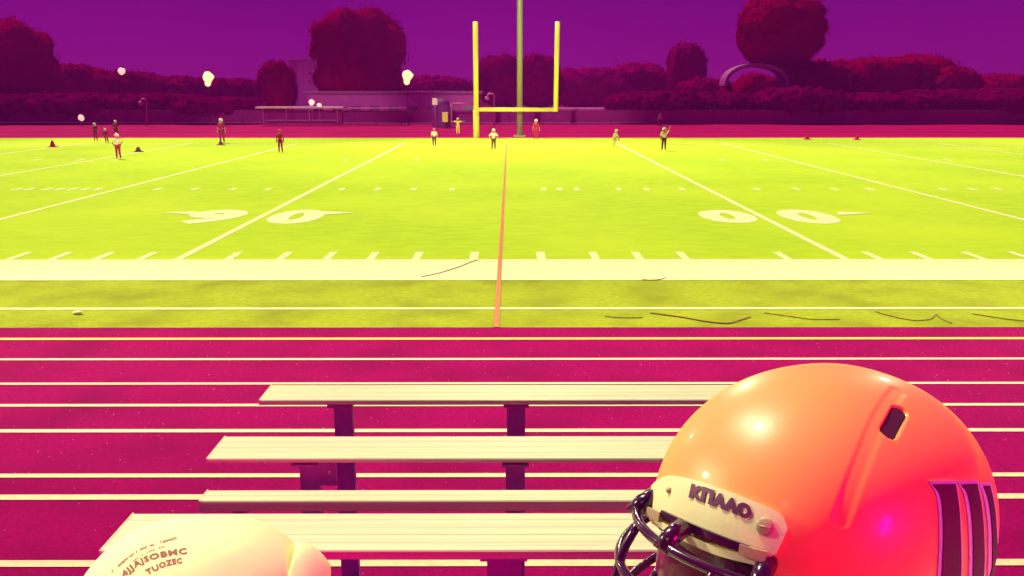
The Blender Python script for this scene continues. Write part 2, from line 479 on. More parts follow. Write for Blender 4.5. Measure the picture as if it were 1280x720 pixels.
shell.modifiers.clear(); old = shell.data; shell.data = me; me.name = 'shell'; bpy.data.meshes.remove(old)

# the dark slot itself
bm = bmesh.new(); ab = hb-ha; nrm = hit(1118,526)[1]; side = ab.cross(nrm).normalized(); al = ab.normalized()
rings = []
for rr in (.0068, .0045, .002):
    ring = []
    for i in range(40):
        a = 2*math.pi*i/40; c_ = hb if math.cos(a) > 0 else ha
        q = c_ + al*math.cos(a)*rr + side*math.sin(a)*rr
        h_ = bvh.find_nearest(q); n_ = h_[1] if h_[1].dot(nrm) > 0 else -h_[1]
        ring.append(bm.verts.new(h_[0]-n_*.0026))
    rings.append(ring)
for a in range(2):
    for i in range(40): bm.faces.new((rings[a][i], rings[a][(i+1)%40], rings[a+1][(i+1)%40], rings[a+1][i]))
bm.faces.new(rings[2])
bmesh.ops.recalc_face_normals(bm, faces=bm.faces)
child('vent_slot', bm, M['hole'], hm, True)

def loft_patch(edgeA, edgeB, n, m_, off, thick, tree=None, toward=(1040,600)):
    """patch between two pixel curves, laid onto the surface, with real thickness"""
    A = spline([Vector((x,y,0)) for x,y in edgeA], 10); B = spline([Vector((x,y,0)) for x,y in edgeB], 10)
    def at(L, t):
        f = t*(len(L)-1); i = min(int(f), len(L)-2); return L[i].lerp(L[i+1], f-i)
    bm = bmesh.new(); top = []; bot = []
    for i in range(n+1):
        rt, rb = [], []
        for j in range(m_+1):
            q = at(A, i/n).lerp(at(B, i/n), j/m_)
            p, nn = hit_near(q.x, q.y, tree, toward)
            rt.append(bm.verts.new(p+nn*(off+thick))); rb.append(bm.verts.new(p+nn*(off-.001)))
        top.append(rt); bot.append(rb)
    for i in range(n):
        for j in range(m_):
            bm.faces.new((top[i][j], top[i+1][j], top[i+1][j+1], top[i][j+1]))
    ring = [(i,0) for i in range(n)] + [(n,j) for j in range(m_)] + [(i,m_) for i in range(n,0,-1)] + [(0,j) for j in range(m_,0,-1)]
    for a in range(len(ring)):
        (i,j), (i2,j2) = ring[a], ring[(a+1)%len(ring)]
        bm.faces.new((top[i][j], bot[i][j], bot[i2][j2], top[i2][j2]))
    bmesh.ops.recalc_face_normals(bm, faces=bm.faces)
    return bm
# emblem on the back of the shell: three dark bars with pale edging
emblem = empty('emblem', (0,0,0)); emblem.parent = hm
emblem.location = (0,0,0)
def bar(a, b, off):
    # edge slightly larger, dark inside
    w = 4.2
    ea = [(x-w, y-(w if i == 0 else 0)) for i,(x,y) in enumerate(a)]; eb = [(x+w*.55, y-(w if i == 0 else 0)) for i,(x,y) in enumerate(b)]
    bar_edge = child('emblem_edging', loft_patch(ea, eb, 26, 5, .0, .0012), M['decal_edge'], emblem)
    child('emblem_bar', loft_patch(a, b, 26, 5, .0, .0020), M['decal'], emblem)
bar([(1164,606),(1174,622),(1177,660),(1176,700),(1174,735)], [(1192,605),(1196,630),(1198,660),(1199,700),(1198,735)], 0)
bar([(1199,606),(1208,620),(1213,655),(1214,700),(1213,735)], [(1219,605),(1224,630),(1227,660),(1228,700),(1226,735)], 0)
bar([(1227,608),(1233,625),(1237,655),(1238,690),(1237,725)], [(1235,607),(1240,630),(1243,660),(1244,690),(1243,725)], 0)
# brow plate
pt = [(812,617),(830,600),(853,597),(905,612),(960,634),(978,645),(985,660)]
pb_ = [(813,630),(823,637),(850,651),(895,669),(940,687),(962,694),(972,690)]
child('brow_plate', loft_patch(pt, pb_, 40, 8, .0, .0045), M['plate'], hm)
for (cx, cy, rr) in ((958,658,.0075), (842,614,.003)):
    p, n = hit_near(cx, cy)
    q = n.to_track_quat('Z','Y').to_matrix()
    bm = bmesh.new()
    ico(bm, p+n*.005, (rr,rr,.0022), 3, q)
    box(bm, p+n*.0072, (rr*1.2,rr*.22,.0006), rot=q)
    child('screw', bm, M['clip'], hm, True)
# lettering on the brow plate
tb = text2d('K\u03a0AAO', 1, .075, .0, 1.06); a,b,c,d = extent(tb)
bmesh.ops.subdivide_edges(tb, edges=[e for e in tb.edges if e.calc_length() > .15], cuts=2)
bmesh.ops.triangulate(tb, faces=tb.faces)
for v in tb.verts:
    u = (v.co.x-a)/(b-a); w = (v.co.y-c)/(d-c)
    x = 866 + 74*u + 4*w; y = 622 + (650-622)*u - 18*w + 4*(u-.5)**2 
    p, n = hit_near(x, y); v.co = p + n*.0056
child('lettering', tb, M['letters'], hm)
# dark trim and pale strip under the plate, with clips
child('brow_trim', loft_patch([(836,638),(862,650),(900,666),(940,681)], [(834,646),(860,659),(898,675),(938,690)], 30, 3, .0045, .0035), M['mask'], hm)
child('brow_strip', loft_patch([(815,641),(835,652),(868,668),(908,684),(958,697)], [(816,650),(836,661),(866,677),(905,693),(954,705)], 30, 3, .004, .003), M['plate'], hm)
child('brow_pad', loft_patch([(818,653),(838,664),(868,680),(905,696),(955,709)], [(820,668),(840,682),(870,700),(905,716),(955,728)], 30, 3, .002, .002), M['mask'], hm)
child('clip', loft_patch([(930,678),(946,683),(962,687)], [(928,690),(944,695),(958,700)], 8, 4, .0075, .002), M['clip'], hm)
child('clip', loft_patch([(818,633),(826,637),(836,641)], [(816,643),(825,648),(834,652)], 8, 4, .0075, .002), M['clip'], hm)

# face mask (built in the helmet's own frame)
def loc(v): return TILT @ Vector(v) + HC
def hoop(z, ext, p0, p1, drop=0.0, n=26, lat=1.0):
    out = []
    for i in range(n+1):
        ph = R(p0 + (p1-p0)*i/n); c = math.cos(ph)
        out.append(loc(((RX+ext*max(0,c)**.8)*c, (RY*1.0+.010)*lat*math.sin(ph), z - drop*(1-max(0,c)))))
    return out
mk = empty('face_mask', (0,0,0)); mk.parent = hm
def bars(pts, r=.0048):
    bm = bmesh.new(); tube(bm, spline(pts,3), r, 12); child('bar', bm, M['mask'], mk, True)
top_h = hoop(.014, .030, -82, 82, .035); bars(top_h, .0044)
mid_h = hoop(-.022, .050, -84, 84, .020); bars(mid_h, .0044)
low_h = hoop(-.085, .060, -78, 78, .0); bars(low_h, .0044)
bot_h = hoop(-.118, .050, -66, 66, -.01); bars(bot_h, .0044)
for f in (.39, .61):
    i = round(f*26)
    bars([top_h[i], mid_h[i]+Vector((0,0,.002)), low_h[i], bot_h[i]], .0040)
for f in (.22, .78, .05, .95):
    i = round(f*26)
    bars([mid_h[i], low_h[i].lerp(mid_h[i], .5)+ (mid_h[i]-HC).normalized()*.004, low_h[i], bot_h[i]], .0040)
# side plates and brow clips that hold the mask to the shell
for f in (.30, .70, .5):
    i = round(f*26)
    p = top_h[i]; d = (p-HC); d.z = 0; d.normalize()
    bm = bmesh.new(); tube(bm, [p+d*.003-Vector((0,0,.004)), p-d*.006+Vector((0,0,.006)), p-d*.022+Vector((0,0,.012))], .0085, 12)
    child('mask_clip', bm, M['mask'], hm, True)
# interior padding: forehead pad and two cheek pads
bm = bmesh.new()
ico(bm, loc((.105,0,.0)), (.034,.075,.028), 3, TILT)
child('padding', bm, M['inner'], hm, True)
for s in (-1,1):
    bm = bmesh.new(); ico(bm, loc((.070,s*.088,-.065)), (.050,.028,.048), 3, TILT)
    child('padding', bm, M['inner'], hm, True)
bm = bmesh.new(); ico(bm, loc((-.02,0,.0)), (.122,.100,.120), 4, TILT)
child('padding', bm, M['inner'], hm, True)

# ------------------------------------------------------------------ cap
CY = .70
CC = Q(247, 786, CY)
BZ = Q(378,686,CY).z; 
cp = empty('cap', (CC.x, CC.y, SEAT_Z), 0, 'cream cloth cap with rows of small dark lettering, at the lower left', 'cap')
bm = bmesh.new()
crx, cry, crz = .1065, .092, .096
r = bmesh.ops.create_uvsphere(bm, u_segments=128, v_segments=96, radius=1)
for v in bm.verts:
    d = v.co.normalized(); e = 2.35
    q = (abs(d.x)**e + abs(d.y)**e + abs(d.z)**e)**(-1/e)
    nn = 1 + .010*noise.noise(d*2.2+Vector((3,1,0))) + .004*noise.noise(d*6)
    # six sewn panels meeting at the top
    ph = math.atan2(d.y, d.x); seam = min(abs(((ph+R(20)+math.pi/6*0) % (math.pi/3))), abs(math.pi/3-((ph+R(20)) % (math.pi/3))))
    nn -= .004*math.exp(-(seam/.03)**2) * (1 if d.z > .0 else .5)
    v.co = Vector((d.x*crx*q*nn, d.y*cry*q*nn, d.z*crz*q*nn))
zmin = SEAT_Z - CC.z + .001
g = bmesh.ops.bisect_plane(bm, geom=list(bm.verts)+list(bm.edges)+list(bm.faces), plane_co=(0,0,zmin), plane_no=(0,0,-1), clear_outer=True)
for v in bm.verts: v.co = v.co + CC
bmesh.ops.recalc_face_normals(bm, faces=bm.faces)
cbvh = BVHTree.FromBMesh(bm)
child('crown', bm, M['cap'], cp, True)
# brim: curved visor leaving the crown to the right
bm = bmesh.new(); top = []; bot = []
for i in range(25):
    t = i/24; an = R(-62+124*t) + R(8)
    rt, rb = [], []
    for j in range(9):
        s = j/8
        base = Vector((math.cos(an)*crx*.80, math.sin(an)*cry*.86, 0))
        out = .030*math.cos(R(-62+124*t))**.7*s
        p = base + Vector((out+ .004, math.sin(an)*.012*s, 0))
        z = SEAT_Z + .008 + .097*(1-(abs(math.sin(R(-62+124*t)))/.88)**2*.95)*(1-.26*s**2.5)
        q = Vector((CC.x+p.x, CC.y+p.y, z))
        rt.append(bm.verts.new(q)); rb.append(bm.verts.new(q-Vector((0,0,.0035))))
    top.append(rt); bot.append(rb)
for i in range(24):
    for j in range(8):
        bm.faces.new((top[i][j], top[i+1][j], top[i+1][j+1], top[i][j+1])); bm.faces.new((bot[i][j], bot[i][j+1], bot[i+1][j+1], bot[i+1][j]))
    for L_ in (0, 8):
        bm.faces.new((top[i][L_], bot[i][L_], bot[i+1][L_], top[i+1][L_]))
for j in range(8):
    for i in (0,24): bm.faces.new((top[i][j], top[i][j+1], bot[i][j+1], bot[i][j]))
bmesh.ops.recalc_face_normals(bm, faces=bm.faces)
child('brim', bm, M['cap'], cp, True)
bm = bmesh.new()
def cap_text(s, base, hgt, bold=.02, sp=1.0):
    tb = text2d(s, 1, bold, 0, sp, 2); a,b,c,d = extent(tb); c = 0; d = .7
    bmesh.ops.triangulate(tb, faces=tb.faces)
    L_ = spline([Vector((x,y,0)) for x,y in base], 12)
    for v in tb.verts:
        u = (v.co.x-a)/(b-a); w = (v.co.y-c)/(d-c)
        f = u*(len(L_)-1); i = min(int(f), len(L_)-2); p = L_[i].lerp(L_[i+1], f-i)
        t = (L_[i+1]-L_[i]).normalized(); nrm = Vector((t.y, -t.x, 0))
        q = p + nrm*hgt*w
        h, n = hit_near(q.x, q.y, cbvh, (250,700))
        v.co = h + n*.0005
    merge(bm, tb)
cap_text('r \u00b7 wem\u00b7w\u00b71 mr w \u00b7 1zoom', [(141,716),(158,701),(178,688),(200,680),(221,674)], 3.8, .03)
cap_text('m r\u00b7mr m', [(167,702),(186,691),(206,684)], 2.4, .02)
cap_text('4JJAJSOBMC', [(155,722),(172,708),(190,700),(212,695),(234,692)], 6.8, .035, 1.1)
cap_text('TUOZEC', [(184,719),(200,711),(214,706),(228,704)], 6.4, .035, 1.1)
child('lettering', bm, M['capprint'], cp)

# ------------------------------------------------------------------ goal post and light pole
gy = yFieldF + .1
def tubex(px, py0, py1, Y, wpx, seg=12):
    a = Q(px, py0, Y); b = Q(px, py1, Y); return a, b, wpx*Y/F/2
g0 = Q(595, 172, gy)
gp = empty('goal_post', (g0.x, g0.y, 0), 0, 'bright yellow football goal post with two uprights and a crossbar', 'goal post')
xl = Q(595.5,172,gy).x; xrr = Q(694.5,138,gy).x; zt = Q(595,27,gy).z; zc_ = Q(640,137,gy).z
def part_tube(name, pts, r, m, par, seg=14):
    bm = bmesh.new(); tube(bm, pts, r, seg); return child(name, bm, m, par, True)
part_tube('base_post', [(xl,gy,0),(xl,gy,zc_)], .205, M['goal'], gp)
part_tube('upright', [(xl,gy,zc_+.003),(xl,gy,zt)], .17, M['goal'], gp)
part_tube('crossbar', [(xl+.1,gy,zc_),(xrr,gy,zc_)], .135, M['goal'], gp)
part_tube('upright', [(xrr,gy,zc_-.13),(xrr+.06,gy,zt)], .155, M['goal'], gp)
py_ = gy+1.5
x = Q(649.5,172,py_).x
lp = empty('light_pole', (x, py_, 0), 0, 'tall green floodlight mast behind the goal post, running out of the picture', 'light pole')
part_tube('mast', [(x,py_,0),(x,py_,18)], .19, M['pole'], lp)
bm = bmesh.new(); box(bm, (x,py_,.05), (.8,.8,.1), bev=.02); child('base_plate', bm, M['pole'], lp)
bm = bmesh.new(); box(bm, (x,py_,17.6), (4.5,.12,.12)); child('cross_arm', bm, M['pole'], lp)
for i in range(5):
    fx = x-2+i
    bm = bmesh.new(); box(bm, (fx,py_-.25,17.3), (.6,.4,.42), rot=Matrix.Rotation(R(-35),3,'X'), bev=.03)
    fl = child('floodlight', bm, M['pole'], lp)
    bm = bmesh.new(); box(bm, (fx,py_-.43,17.16), (.5,.02,.34), rot=Matrix.Rotation(R(-35),3,'X'))
    child('lens', bm, M['glow'], fl)

# ------------------------------------------------------------------ trees
def crown_mesh(w, d, h, seed, leaf=.32, n=5200, lobes=16, sq=2.4):
    rnd = random.Random(seed); bm = bmesh.new()
    L_ = []
    lobes = int(26*max(1, (w/h)**1.5)); mn = min(w, h, d)
    while len(L_) < lobes:
        q = Vector((rnd.uniform(-1,1), rnd.uniform(-1,1), rnd.uniform(-1,1)))
        if abs(q.x)**sq+abs(q.y)**sq+abs(q.z)**sq > 1: continue
        r_ = rnd.uniform(.13,.25)*mn
        L_.append((Vector((q.x*(w/2-r_*.8), q.y*(d/2-r_*.8), q.z*(h/2-r_*.8))), r_))
    # solid heart
    for v in ico(bm, (0,0,0), (1,1,1), 4):
        p = v.co.normalized(); k_ = (abs(p.x)**sq+abs(p.y)**sq+abs(p.z)**sq)**(-1/sq)*(.86+.16*noise.noise(p*2.0+Vector((seed,0,0)))+.10*noise.noise(p*5)+.05*noise.noise(p*11))
        v.co = Vector((p.x*k_*w/2, p.y*k_*d/2, p.z*k_*h/2))
    for c, r in L_:
        for v in ico(bm, (0,0,0), (1,1,1), 2):
            v.co = c + v.co*r*.9*(1+.3*noise.noise(v.co*2.1+c*3))
    vol = [r**2 for _, r in L_]
    for i in range(n):
        if rnd.random() < .5:
            c, r = rnd.choices(L_, vol)[0]
            dv = Vector((rnd.gauss(0,1), rnd.gauss(0,1), rnd.gauss(0,1))).normalized()
            p = c + dv*r*rnd.uniform(.85,1.06)
        else:
            dv = Vector((rnd.gauss(0,1), rnd.gauss(0,1), rnd.gauss(0,1))).normalized()
            k_ = (abs(dv.x)**sq+abs(dv.y)**sq+abs(dv.z)**sq)**(-1/sq)*(rnd.uniform(.83,.96)+.16*noise.noise(dv*2.0+Vector((seed,0,0)))+.10*noise.noise(dv*5)+.05*noise.noise(dv*11))
            p = Vector((dv.x*k_*w/2, dv.y*k_*d/2, dv.z*k_*h/2))
        s = leaf*rnd.uniform(.6,1.5)
        u = Vector((rnd.gauss(0,1), rnd.gauss(0,1), rnd.gauss(0,1))).normalized()
        t = u.cross(dv).normalized() if u.cross(dv).length > .1 else dv.orthogonal().normalized()
        u = (t.cross(dv)+u*.35).normalized()
        vs = [bm.verts.new(p + t*s*a + u*s*b) for a,b in ((-.5,0),(0,-.34),(.55,.02),(.05,.36))]
        bm.faces.new(vs)
    me = bpy.data.meshes.new('crown'); bm.to_mesh(me); bm.free(); return me
def tree(cx, top, wpx, Y, label, leaf, seed, bottom=140, name='tree', group=None, sq=2.4, n=5200, trunk=True, lf=.30):
    a = Q(cx, top, Y); b = Q(cx, bottom, Y)
    w = wpx*Y/F; zt_ = a.z; zb_ = max(.4, b.z); h = zt_-zb_
    o = empty(name, (a.x, Y, 0), 0, label, 'tree' if name == 'tree' else 'bush', group)
    me = crown_mesh(w*1.04, min(w, 12), h, seed, leaf=lf*Y/100, n=n, sq=sq)
    c = link('crown', me, o, M[leaf], True); c.location = (0,0,(zt_+zb_)/2)
    bm = bmesh.new(); hh = zb_+h*.35; rn = random.Random(seed)
    tr = max(.12, min(.4, w*.035))
    tube(bm, [(0,0,-.05),(.02,0,hh*.4),(rn.uniform(-.1,.1),0,hh)], tr, 10, rs=[tr*1.3,tr,tr*.65])
    for i in range(5):
        an = rn.uniform(0,6.28); z = hh*rn.uniform(.6,.95)
        tube(bm, [(0,0,z),(math.cos(an)*w*.14,math.sin(an)*w*.12,z+h*.13),(math.cos(an)*w*.27,math.sin(an)*w*.22,z+h*.28)], .1, 7, rs=[tr*.5,tr*.35,tr*.12])
    t = obj('trunk', bm, M['bark'], o, True)
    return o
T = [
 (2, 20, 108, 92, 'tall dark maroon tree at the far left edge of the picture', 'leaf_dark', 150),
 (-40, 40, 100, 100, 'maroon tree cut off by the left edge of the picture', 'leaf_dark', 150),
 (78, 78, 104, 106, 'rounded maroon tree just right of the tall tree at the left edge', 'leaf_dark', 150),
 (150, 86, 106, 112, 'plum treeline tree right behind the small glowing lamp at left', 'leaf_mid', 150),
 (215, 94, 104, 116, 'low plum tree between the two glowing lamps at left', 'leaf_mid', 150),
 (285, 97, 100, 120, 'low plum tree behind and right of the large lamp at left', 'leaf_mid', 150),
 (343, 74, 44, 96, 'narrow dark maroon tree left of the tall plain tower', 'leaf_dark', 146),
 (446, 8, 112, 101, 'big square-headed maroon tree behind the long low building', 'leaf_dark', 140),
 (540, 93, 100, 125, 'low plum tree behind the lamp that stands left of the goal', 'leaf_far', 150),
 (628, 66, 62, 126, 'plum tree seen between the left upright and the green mast', 'leaf_mid', 150),
 (672, 66, 58, 124, 'plum tree seen between the green mast and the right upright', 'leaf_mid', 150),
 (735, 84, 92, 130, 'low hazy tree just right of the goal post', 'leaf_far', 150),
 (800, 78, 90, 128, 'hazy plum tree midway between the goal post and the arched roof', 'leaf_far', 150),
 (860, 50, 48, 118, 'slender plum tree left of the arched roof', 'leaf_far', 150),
 (882, 96, 70, 112, 'low maroon tree at the left foot of the arched roof', 'leaf_mid', 150),
 (980, -14, 100, 94, 'tall egg-shaped maroon tree rising above the arched roof', 'leaf_dark', 88),
 (1018, 72, 84, 97, 'dark maroon tree filling below and right of the tall egg-shaped tree', 'leaf_dark', 150),
 (1085, 70, 110, 102, 'broad maroon tree in the treeline right of the egg-shaped tree', 'leaf_dark', 150),
 (1145, 67, 108, 104, 'highest broad tree of the treeline at right', 'leaf_dark', 150),
 (1196, 82, 64, 100, 'small maroon tree where the right treeline steps down', 'leaf_dark', 150),
 (1258, 91, 110, 103, 'low maroon tree by the right edge of the picture', 'leaf_dark', 150),
 (1330, 90, 100, 103, 'low maroon tree just past the right edge of the picture', 'leaf_dark', 150),
]
for i, (cx, tp, w, Y, lab, lf, bot) in enumerate(T):
    big = w > 90
    tree(cx, tp, w, Y, lab, lf, 11+i, bot, group='trees behind the field', sq=(4.2 if i in (7,) else 2.8), n=6500 if big else 4200, lf=.26)
# low shrub belt in front of trees: single bushes
B = [(-10,128,150),(95,122,150),(190,126,140),(270,126,110),(820,122,110),(905,118,90),(1000,116,110),(1090,118,120),(1180,118,110),(1262,120,110)]
labs = ['low wide bush behind the fence at the left edge', 'low bush behind the fence, left of the small lamp', 'low bush behind the fence between the two left lamps',
 'low bush behind the fence by the white shelter', 'low bush behind the fence midway right of the goal', 'low bush behind the fence left of the arched roof',
 'low bush behind the fence below the egg-shaped tree', 'low bush behind the fence, second from the egg-shaped tree', 'low bush behind the fence, third from the egg-shaped tree', 'low bush behind the fence at the right edge']
for i, (cx, tp, w) in enumerate(B):
    tree(cx, tp-12+(i*5)%9, w*1.15, 84+i%3, labs[i], 'leaf_low', 60+i, 160, name='bush', group='bushes behind the fence', n=4200, sq=2.3, lf=.24)
tree(946, 88, 62, 88.5, 'round plum bush standing under the arched roof', 'leaf_dark', 90, 150, name='bush', n=3000, sq=2.4, lf=.22)

# ------------------------------------------------------------------ buildings
def bld_box(par, name, px0, px1, pt_, Y, depth, m, zb_=0.0):
    a = Q(px0, pt_, Y); b = Q(px1, pt_, Y)
    bm = bmesh.new(); box(bm, ((a.x+b.x)/2, Y+depth/2, (a.z+zb_)/2), (b.x-a.x, depth, a.z-zb_), bev=.02)
    return child(name, bm, m, par), a.x, b.x, a.z
e = empty('tower', (Q(378,100,98).x, 98, 0), 0, 'tall plain purple tower between the narrow tree and the big square tree', 'tower')
t_, ax, bx_, az = bld_box(e, 'wall', 361, 396, 76, 98, 5, M['wall_tall'])
bm = bmesh.new(); box(bm, ((ax+bx_)/2, 100.5, az+.08), (bx_-ax+.3, 5.3, .16), bev=.03); child('roof', bm, M['roof'], e)
bm = bmesh.new()
for i in range(1,4): box(bm, (ax+(bx_-ax)*i/4, 97.98, az/2), (.06,.03,az-.4))
child('cladding_rib', bm, M['roof'], e)
e = empty('long_building', (Q(500,130,92).x, 92, 0), 0, 'long low flat-roofed building with pale purple wall, left of the goal', 'building')
t_, ax, bx_, az = bld_box(e, 'wall', 385, 598, 118, 92, 7, M['wall'])
bm = bmesh.new(); box(bm, ((ax+bx_)/2, 95.5, az+.16), (bx_-ax+.8, 8, .30), bev=.04); child('roof', bm, M['roof'], e)
for i in range(9):
    x = ax+1.0+i*(bx_-ax-2)/8
    bm = bmesh.new(); box(bm, (x, 91.97, az*.40), (1.0,.06,.75)); w_ = child('window', bm, M['opening'], e)
    bm = bmesh.new(); box(bm, (x, 91.93, az*.40-.42), (1.2,.12,.06)); child('sill', bm, M['roof'], w_)
e = empty('side_shed', (Q(745,140,86).x, 86, 0), 0, 'low pale purple shed behind the fence just right of the goal', 'shed')
t_, ax, bx_, az = bld_box(e, 'wall', 698, 784, 137, 86, 4, M['wall'])
bm = bmesh.new(); box(bm, ((ax+bx_)/2, 88, az+.06), (bx_-ax+.4, 4.4, .12), bev=.03); child('roof', bm, M['rail'], e)
for i in range(3):
    x = ax+1.2+i*2.1
    bm = bmesh.new(); box(bm, (x, 85.98, az*.45), (.8,.05,1.0)); child('door', bm, M['screen'], e)
# low building seen between mast and right upright
# arched roof hall
Y = 90.5
c = Q(946, 106, Y); rw = 39*Y/F; rh = c.z
e = empty('arched_hall', (c.x, Y, 0), 0, 'pale purple arched hall roof above a round bush, below the tall egg-shaped tree', 'building')
bm = bmesh.new(); rings = []
zt_ = Q(946,79,Y).z; zs = Q(946,107,Y).z
for j, yy in enumerate((Y, Y+2.5)):
    for k_, (rr) in enumerate((1.0, .90)):
        rings.append([bm.verts.new((c.x + rw*rr*math.cos(math.pi*i/32), yy, zs + (zt_-zs)*(rr if k_ == 0 else .84)*math.sin(math.pi*i/32)**.8)) for i in range(33)])
for i in range(32):
    o1,i1,o2,i2 = rings
    bm.faces.new((o1[i],o1[i+1],i1[i+1],i1[i])); bm.faces.new((o2[i],i2[i],i2[i+1],o2[i+1]))
    bm.faces.new((o1[i],o2[i],o2[i+1],o1[i+1])); bm.faces.new((i1[i],i1[i+1],i2[i+1],i2[i]))
bmesh.ops.recalc_face_normals(bm, faces=bm.faces)
child('arched_roof', bm, M['roof'], e)
for s in (-1,1):
    bm = bmesh.new(); box(bm, (c.x+s*rw*.93, Y+1.25, zs/2), (rw*.10, 2.3, zs), bev=.02)
    child('side_wall', bm, M['leaf_dark'], e)
bm = bmesh.new(); box(bm, (c.x, Y+2.2, zs/2+.1), (rw*1.76, .2, zs+.4)); child('end_wall', bm, M['screen'], e)

# far fence: posts, rails, screen
fy = yTrackF + .6
e = empty('far_fence', (0, fy, 0), 0, 'long dark screened fence along the far edge of the red track', 'fence')
ftop = Q(640,138,fy).z
bm = bmesh.new()
nseg = 240
pts = [(-130+260*i/nseg) for i in range(nseg+1)]
T1 = [bm.verts.new((x, fy+.06+.02*math.sin(x*3.1), ftop-.03+.015*math.sin(x*1.7))) for x in pts]; B1 = [bm.verts.new((x, fy+.06+.035*math.sin(x*2.3+1), .10)) for x in pts]
for i in range(nseg): bm.faces.new((B1[i],B1[i+1],T1[i+1],T1[i]))
sc = child('screen', bm, M['screen'], e)
mod = sc.modifiers.new('s','SOLIDIFY'); mod.thickness = .01
part_tube('top_rail', [(-130,fy,ftop),(130,fy,ftop)], .022, M['screen'], e, 8)
part_tube('bottom_rail', [(-130,fy-.02,.16),(130,fy-.02,.16)], .05, M['rail'], e, 8)
pm = None
for i in range(53):
    x = -78+3*i
    if pm is None:
        o = part_tube('fence_post', [(0,fy-.03,0),(0,fy-.03,ftop+.04)], .035, M['screen'], e, 8); pm = o; o.location.x = x - 0
    else:
        o = pm.copy(); COL.objects.link(o); o.parent = e; o.location.x = x

# white-roofed shelter left
Y = yTrackF + .1
Y = P(640,157).y - .3
a = Q(318,134.5,Y); b = Q(428,134.5,Y)
e = empty('shelter', ((a.x+b.x)/2, Y, 0), 0, 'open team shelter with thin pale flat roof on posts, left of the goal', 'shelter')
bm = bmesh.new(); box(bm, ((a.x+b.x)/2+.1, Y+.6, a.z), (b.x-a.x, 1.5, .16), bev=.03); child('roof', bm, M['pale'], e)
for px in (328,357,386,421):
    x = Q(px,134,Y).x
    part_tube('post', [(x,Y+.1,0),(x,Y+.1,a.z-.08)], .05, M['rail'], e, 8)
bm = bmesh.new(); box(bm, ((a.x+b.x)/2, Y+.8, .45), (b.x-a.x-1, .35, .05)); child('bench_seat', bm, M['rail'], e)
a2 = Q(432,135.5,Y); b2 = Q(505,135.5,Y)
e = empty('shelter', ((a2.x+b2.x)/2, Y, 0), 0, 'second, fainter shelter roof right of the pale-roofed one', 'shelter')
bm = bmesh.new(); box(bm, ((a2.x+b2.x)/2, Y+1.2, a2.z), (b2.x-a2.x, 1.4, .08), bev=.02); child('roof', bm, M['rail'], e)
for px in (436,468,500):
    x = Q(px,134,Y).x
    part_tube('post', [(x,Y+.7,0),(x,Y+.7,a2.z-.05)], .03, M['screen'], e, 8)

# ------------------------------------------------------------------ lamps
def lamp(px, py, Y, rpx, label, m='glow', kind='street_lamp', tall=1.0, base=None, polemat='rail'):
    p = Q(px, py, Y); r_ = rpx*Y/F
    o = empty(kind, (p.x, Y, 0), 0, label, 'lamp', 'lamps beyond the field')
    part_tube('lamp_post', [(p.x, Y+.05, 0), (p.x, Y+.05, p.z-r_*tall*.9)], .03, M[polemat], o, 8)
    bm = bmesh.new(); ico(bm, p, (r_, r_*.8, r_*tall), 3)
    for v in bm.verts:
        if v.co.z < p.z: v.co.x = p.x + (v.co.x-p.x)*(1-.25*((p.z-v.co.z)/(r_*tall)))
        v.co += (v.co-p)*.20*noise.noise((v.co-p)/r_*1.6+Vector((px,0,0)))
    if tall > 1.2: ico(bm, p+Vector((-.12*r_,-.02,-r_*1.15)), (r_*.62, r_*.5, r_*.62), 3); ico(bm, p+Vector((r_*.75,0,r_*.15)), (r_*.5, r_*.4, r_*.45), 3)
    h_ = child('lamp_head', bm, M[m], o, True)
    bm = bmesh.new(); box(bm, (p.x, Y+.05, p.z+r_*tall+.03), (r_*1.0, r_*.8, .08), bev=.02); child('lamp_cap', bm, M[polemat], o)
    return p
lamp(152, 89, 80, 4.4, 'small round glowing lamp high before the treeline at left', 'glow_small', polemat='leaf_low')
p1 = lamp(260, 97, 79, 6.0, 'large bright lamp with pear-shaped glow above the left of the field', 'glow', tall=1.25, polemat='leaf_low')
p2 = lamp(509, 95, 79, 6.0, 'large bright lamp between the square tree and the goal post', 'glow', tall=1.25, polemat='leaf_low')
lamp(389.5, 128, 79, 3.6, 'small globe lamp over the shelter roof, left one of two', 'glow_small')
lamp(399, 132, 79, 3.0, 'dim small globe lamp over the shelter roof, right one of two', 'glow_small')
lamp(101.5, 147.5, 75, 3.8, 'low pale globe lamp at far left above the track', 'glow_small')
# swan-neck lamp, pale
def swan(px, top, bot, Y, label, loop=5.0, m='pale'):
    a = Q(px, bot, Y); b = Q(px, top+loop, Y); k_ = Y/F
    o = empty('swan_neck_lamp', (a.x, Y, 0), 0, label, 'lamp', 'curved-neck lamps')
    pts = [Vector((a.x,Y,0)), a, b]
    arc = [Vector((b.x-loop*k_+loop*k_*math.cos(t), Y, b.z+loop*k_*math.sin(t))) for t in [math.pi*i/8 for i in range(9)]]
    part_tube('lamp_post', [Vector((a.x,Y,0)), b], .07, M[m], o, 8)
    part_tube('neck', arc, .085, M[m], o, 8)
    bm = bmesh.new(); ico(bm, arc[-1]-Vector((0,0,.1)), (.24,.2,.18), 2); child('lamp_head', bm, M[m], o, True)
swan(183, 124, 150, 77, 'pale curved-neck lamp between the two left lamps', 3.5, 'rail')
swan(618, 117, 158, 77.2, 'pinkish curved-neck lamp just right of the left upright', 4.5, 'rail')

